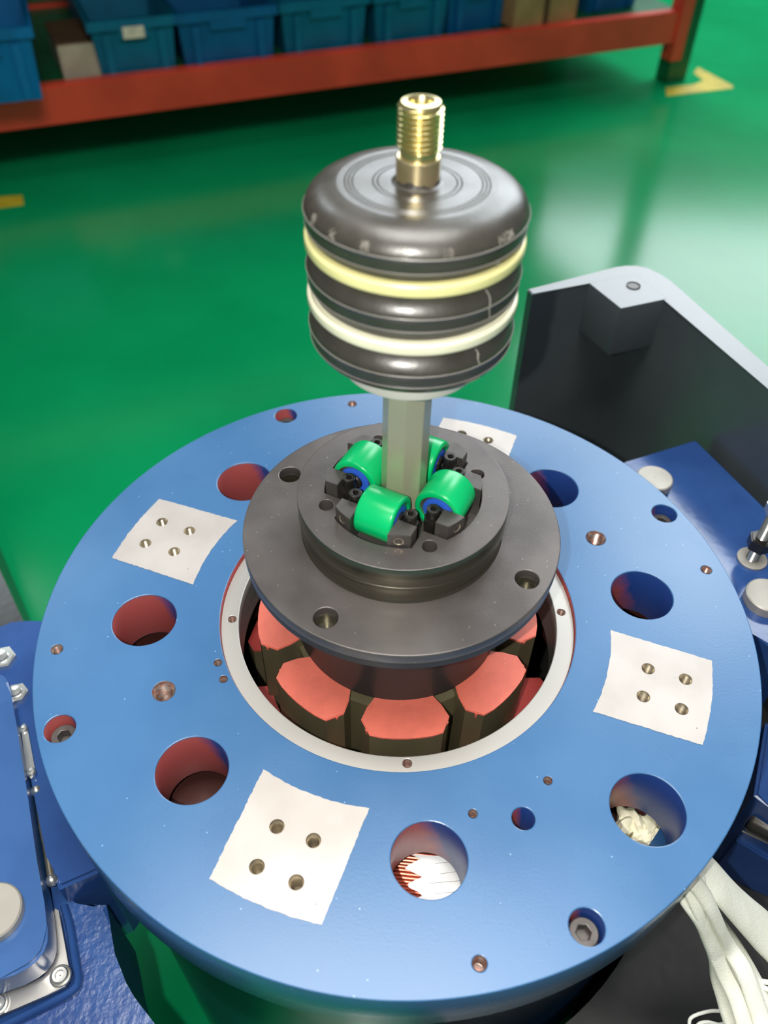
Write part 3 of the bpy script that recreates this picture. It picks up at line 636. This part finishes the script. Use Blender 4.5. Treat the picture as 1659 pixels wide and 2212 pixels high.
# raised rim round the gasket pocket
rim = [at(*q, ZL + .002) for q in ((140, 1960), (150, 1995), (158, 2040), (165, 2085), (170, 2112), (166, 2132), (148, 2148), (102, 2172), (50, 2198), (0, 2222), (-60, 2252))]
obj('pocket_rim', tube(smooth_path(rim, 5), .0032, 12, flat=2.2), M_blue2, cast, angle=50)
rail = [at(*q, -.135) for q in ((78, 1560), (90, 1660), (100, 1700), (104, 1740))]
obj('web_rib', tube(smooth_path(rail, 4), .005, 10), M_blue2, cast)

ZK = -.1165
gas = ats([(118, 1962), (126, 1966), (140, 2040), (150, 2098), (152, 2112), (140, 2130), (100, 2150), (40, 2176), (-80, 2225), (-80, 2160), (0, 2140), (60, 2128), (95, 2110), (112, 2085), (116, 2060), (112, 2000)], ZK)
gk = tag(obj('cover_flange', prism(gas, ZK - .004, ZK, bev=.0006), M_steel, origin=(*gas[4], ZK)), 'bare steel flange strip lying in the left casting under the blue cover', 'flange')
c = at(129, 2106, ZK + .003)
sc = obj('flange_screw', lathe([(.0078, ZK + .0002), (.0078, ZK + .0012), (.0072, ZK + .0016), (.0062, ZK + .0008), (.0060, ZK + .0030), (.0052, ZK + .0040), (.0034, ZK + .0040), (.0030, ZK + .0016), (.0005, ZK + .0016)], 36, c.x, c.y), M_zinc, gk)
c = at(-6, 2168, ZK + .003)
obj('flange_screw', lathe([(.0078, ZK + .0002), (.0078, ZK + .0012), (.0062, ZK + .0008), (.0060, ZK + .0030), (.0052, ZK + .0040), (.0034, ZK + .0040), (.0005, ZK + .0016)], 36, c.x, c.y), M_zinc, gk)

cov = thing('cover_plate', 'thick blue cover block with rounded corner and steel disc, at the left edge', 'cover', (-.33, -.25, -.145))
ZCv = -.085
cv = ats([(-160, 1440), (0, 1455), (8, 1458), (16, 1470), (24, 1500), (40, 1590), (60, 1720), (80, 1860), (96, 1950), (101, 2000), (101, 2030), (94, 2052), (80, 2072), (60, 2088), (30, 2104), (0, 2114), (-160, 2175)], ZCv)
obj('cover_body', prism(cv, -.112, ZCv, bev=.0022), M_cover, cov)
c = at(-18, 1968, ZCv + .008)
obj('steel_disc', lathe([(.0005, ZCv + .008), (.0198, ZCv + .008), (.021, ZCv + .0068), (.021, ZCv + .0002)], 64, c.x, c.y), M_disc, cov)
rr = random.Random(2); q = ats([(32, 1944), (40, 1944), (47, 1958), (48, 1975), (44, 1988), (38, 1992), (36, 2000), (30, 2006), (26, 2014), (22, 2018), (22, 2008), (30, 1996), (33, 1980)], ZCv + .0003)
obj('chipped_paint', prism([(x + rr.uniform(-.0005, .0005), y + rr.uniform(-.0005, .0005)) for x, y in q], ZCv - .0002, ZCv + .0003), M_pad, cov)
# hex bolts, link strip and roller chain between cover and casting
for (px, py, r, lab) in ((2, 1418, .0125, 'dome-headed chrome bolt at the left edge above the blue cover'), (34, 1494, .010, 'smaller chrome bolt half hidden by the top corner of the blue cover')):
    c = at(px, py, ZU + .007); bm = prism(hexpts(c.x, c.y, r * 1.8, .3), ZU, ZU + .007, bev=.0015); lathe([(r * .55, ZU + .007), (r * .5, ZU + .009), (.0005, ZU + .0095)], 24, c.x, c.y, bm)
    tag(obj('hex_bolt', bm, M_zinc, origin=(c.x, c.y, ZU)), lab, 'bolt')
sp = ats([(44, 1567), (52, 1562), (58, 1568), (76, 1665), (74, 1674), (66, 1682), (58, 1672)], ZU + .004)
lk = tag(obj('link_plate', prism(sp, ZU + .0005, ZU + .004, bev=.0004), M_zinc, origin=(*sp[0], ZU)), 'slim bright steel link strip standing between blue cover and left casting', 'link')
for px, py in ((50, 1576), (67, 1668)):
    c = at(px, py, ZU + .0045); obj('rivet', lathe([(.004, ZU + .004), (.004, ZU + .005), (.003, ZU + .006), (.0005, ZU + .0062)], 20, c.x, c.y), M_zinc, lk)
hp = [at(px, py, ZU - .003) for px, py in ((78, 1700), (86, 1745), (92, 1790), (100, 1830), (106, 1870), (112, 1905))]
hs_ = tag(obj('pull_rod', tube(smooth_path(hp, 6), .0028, 12, radii=None), M_bear, origin=tuple(hp[0])), 'dark steel rod with bright nuts in the gap beside the blue cover', 'rod')
for px, py, r in ((79, 1708, .0048), (112, 1902, .0048)):
    c = at(px, py, ZU - .003); bm = bmesh.new(); bmesh.ops.create_uvsphere(bm, u_segments=16, v_segments=10, radius=r); xf(bm, Matrix.Translation(c)); obj('rod_nut', bm, M_zinc, hs_)

# ================================================================== CABLES
def cable(pts, w, label, m=M_cab, flat=.35, name='cable_sleeve'):
    P = []; Rd = []
    for px, py, z, r in pts: P.append(at(px, py, z)); Rd.append(r)
    sp_ = smooth_path(P, 6); rr_ = []
    for i in range(len(Rd) - 1):
        for j in range(6): rr_.append(Rd[i] + (Rd[i + 1] - Rd[i]) * j / 6)
    rr_.append(Rd[-1])
    return tag(obj(name, tube(sp_, 1, 16, flat=flat, radii=rr_), m, origin=tuple(P[0]), angle=80), label, 'cable')
cable([(1500, 1860, -.07, .014), (1545, 1905, -.09, .0155), (1590, 1955, -.12, .0165), (1640, 2005, -.15, .019), (1690, 2050, -.17, .020), (1760, 2110, -.18, .020)], 1, 'white fabric cable sleeve, upper one, running off the right edge')
c1_ = cable([(1480, 1890, -.07, .014), (1502, 1935, -.08, .0155), (1530, 1990, -.11, .017), (1562, 2060, -.15, .0205), (1594, 2130, -.17, .0225), (1622, 2200, -.18, .0235), (1660, 2290, -.19, .024)], 1, 'wide white fabric cable sleeve running down to the bottom right corner')
for k, (pts, r) in enumerate((([(1484, 1900, -.062), (1508, 1960, -.080), (1532, 2030, -.118), (1560, 2095, -.145), (1592, 2160, -.158), (1622, 2260, -.170)], .0072), ([(1500, 1905, -.062), (1530, 1950, -.08), (1552, 1995, -.105), (1575, 2045, -.135), (1608, 2100, -.145), (1640, 2190, -.160), (1670, 2290, -.17)], .0075))):
    obj('sleeve_strand', tube(smooth_path([at(*q) for q in pts], 6), r, 14, flat=.45), M_cab, c1_, angle=80)
obj('yellow_braid', tube(smooth_path([at(1556, 2110, -.160), at(1568, 2140, -.166), at(1584, 2170, -.172), (at(1612, 2240, -.178))], 5), .0052, 10, flat=.6), M_caby, c1_, angle=80)
def wire(pts, r, label, z=-.2):
    P = [at(a, b2, z) for a, b2 in pts]
    tag(obj('wire', tube(smooth_path(P, 6), r, 8), M_wire, origin=tuple(P[0]), angle=80), label, 'wire', 'thin white wires by the cable sleeve')
wire([(1600, 2100), (1620, 2113), (1640, 2119), (1700, 2128)], .0022, 'upper of two thin white wires leaving the sleeve to the right', -.17)
wire([(1605, 2112), (1625, 2124), (1645, 2133), (1700, 2150)], .0022, 'lower of two thin white wires leaving the sleeve to the right', -.17)
wire([(1590, 2174), (1560, 2183), (1535, 2184), (1505, 2192), (1490, 2203), (1490, 2225)], .0015, 'thin white wire loop left of the cable sleeve, upper strand')
wire([(1592, 2194), (1575, 2205), (1555, 2213), (1530, 2208), (1510, 2212), (1498, 2230)], .0015, 'thin white wire left of the cable sleeve, lower strand')
wire([(1640, 2168), (1665, 2169), (1700, 2172)], .0013, 'short white wire end at the lower right edge, right of the sleeve')
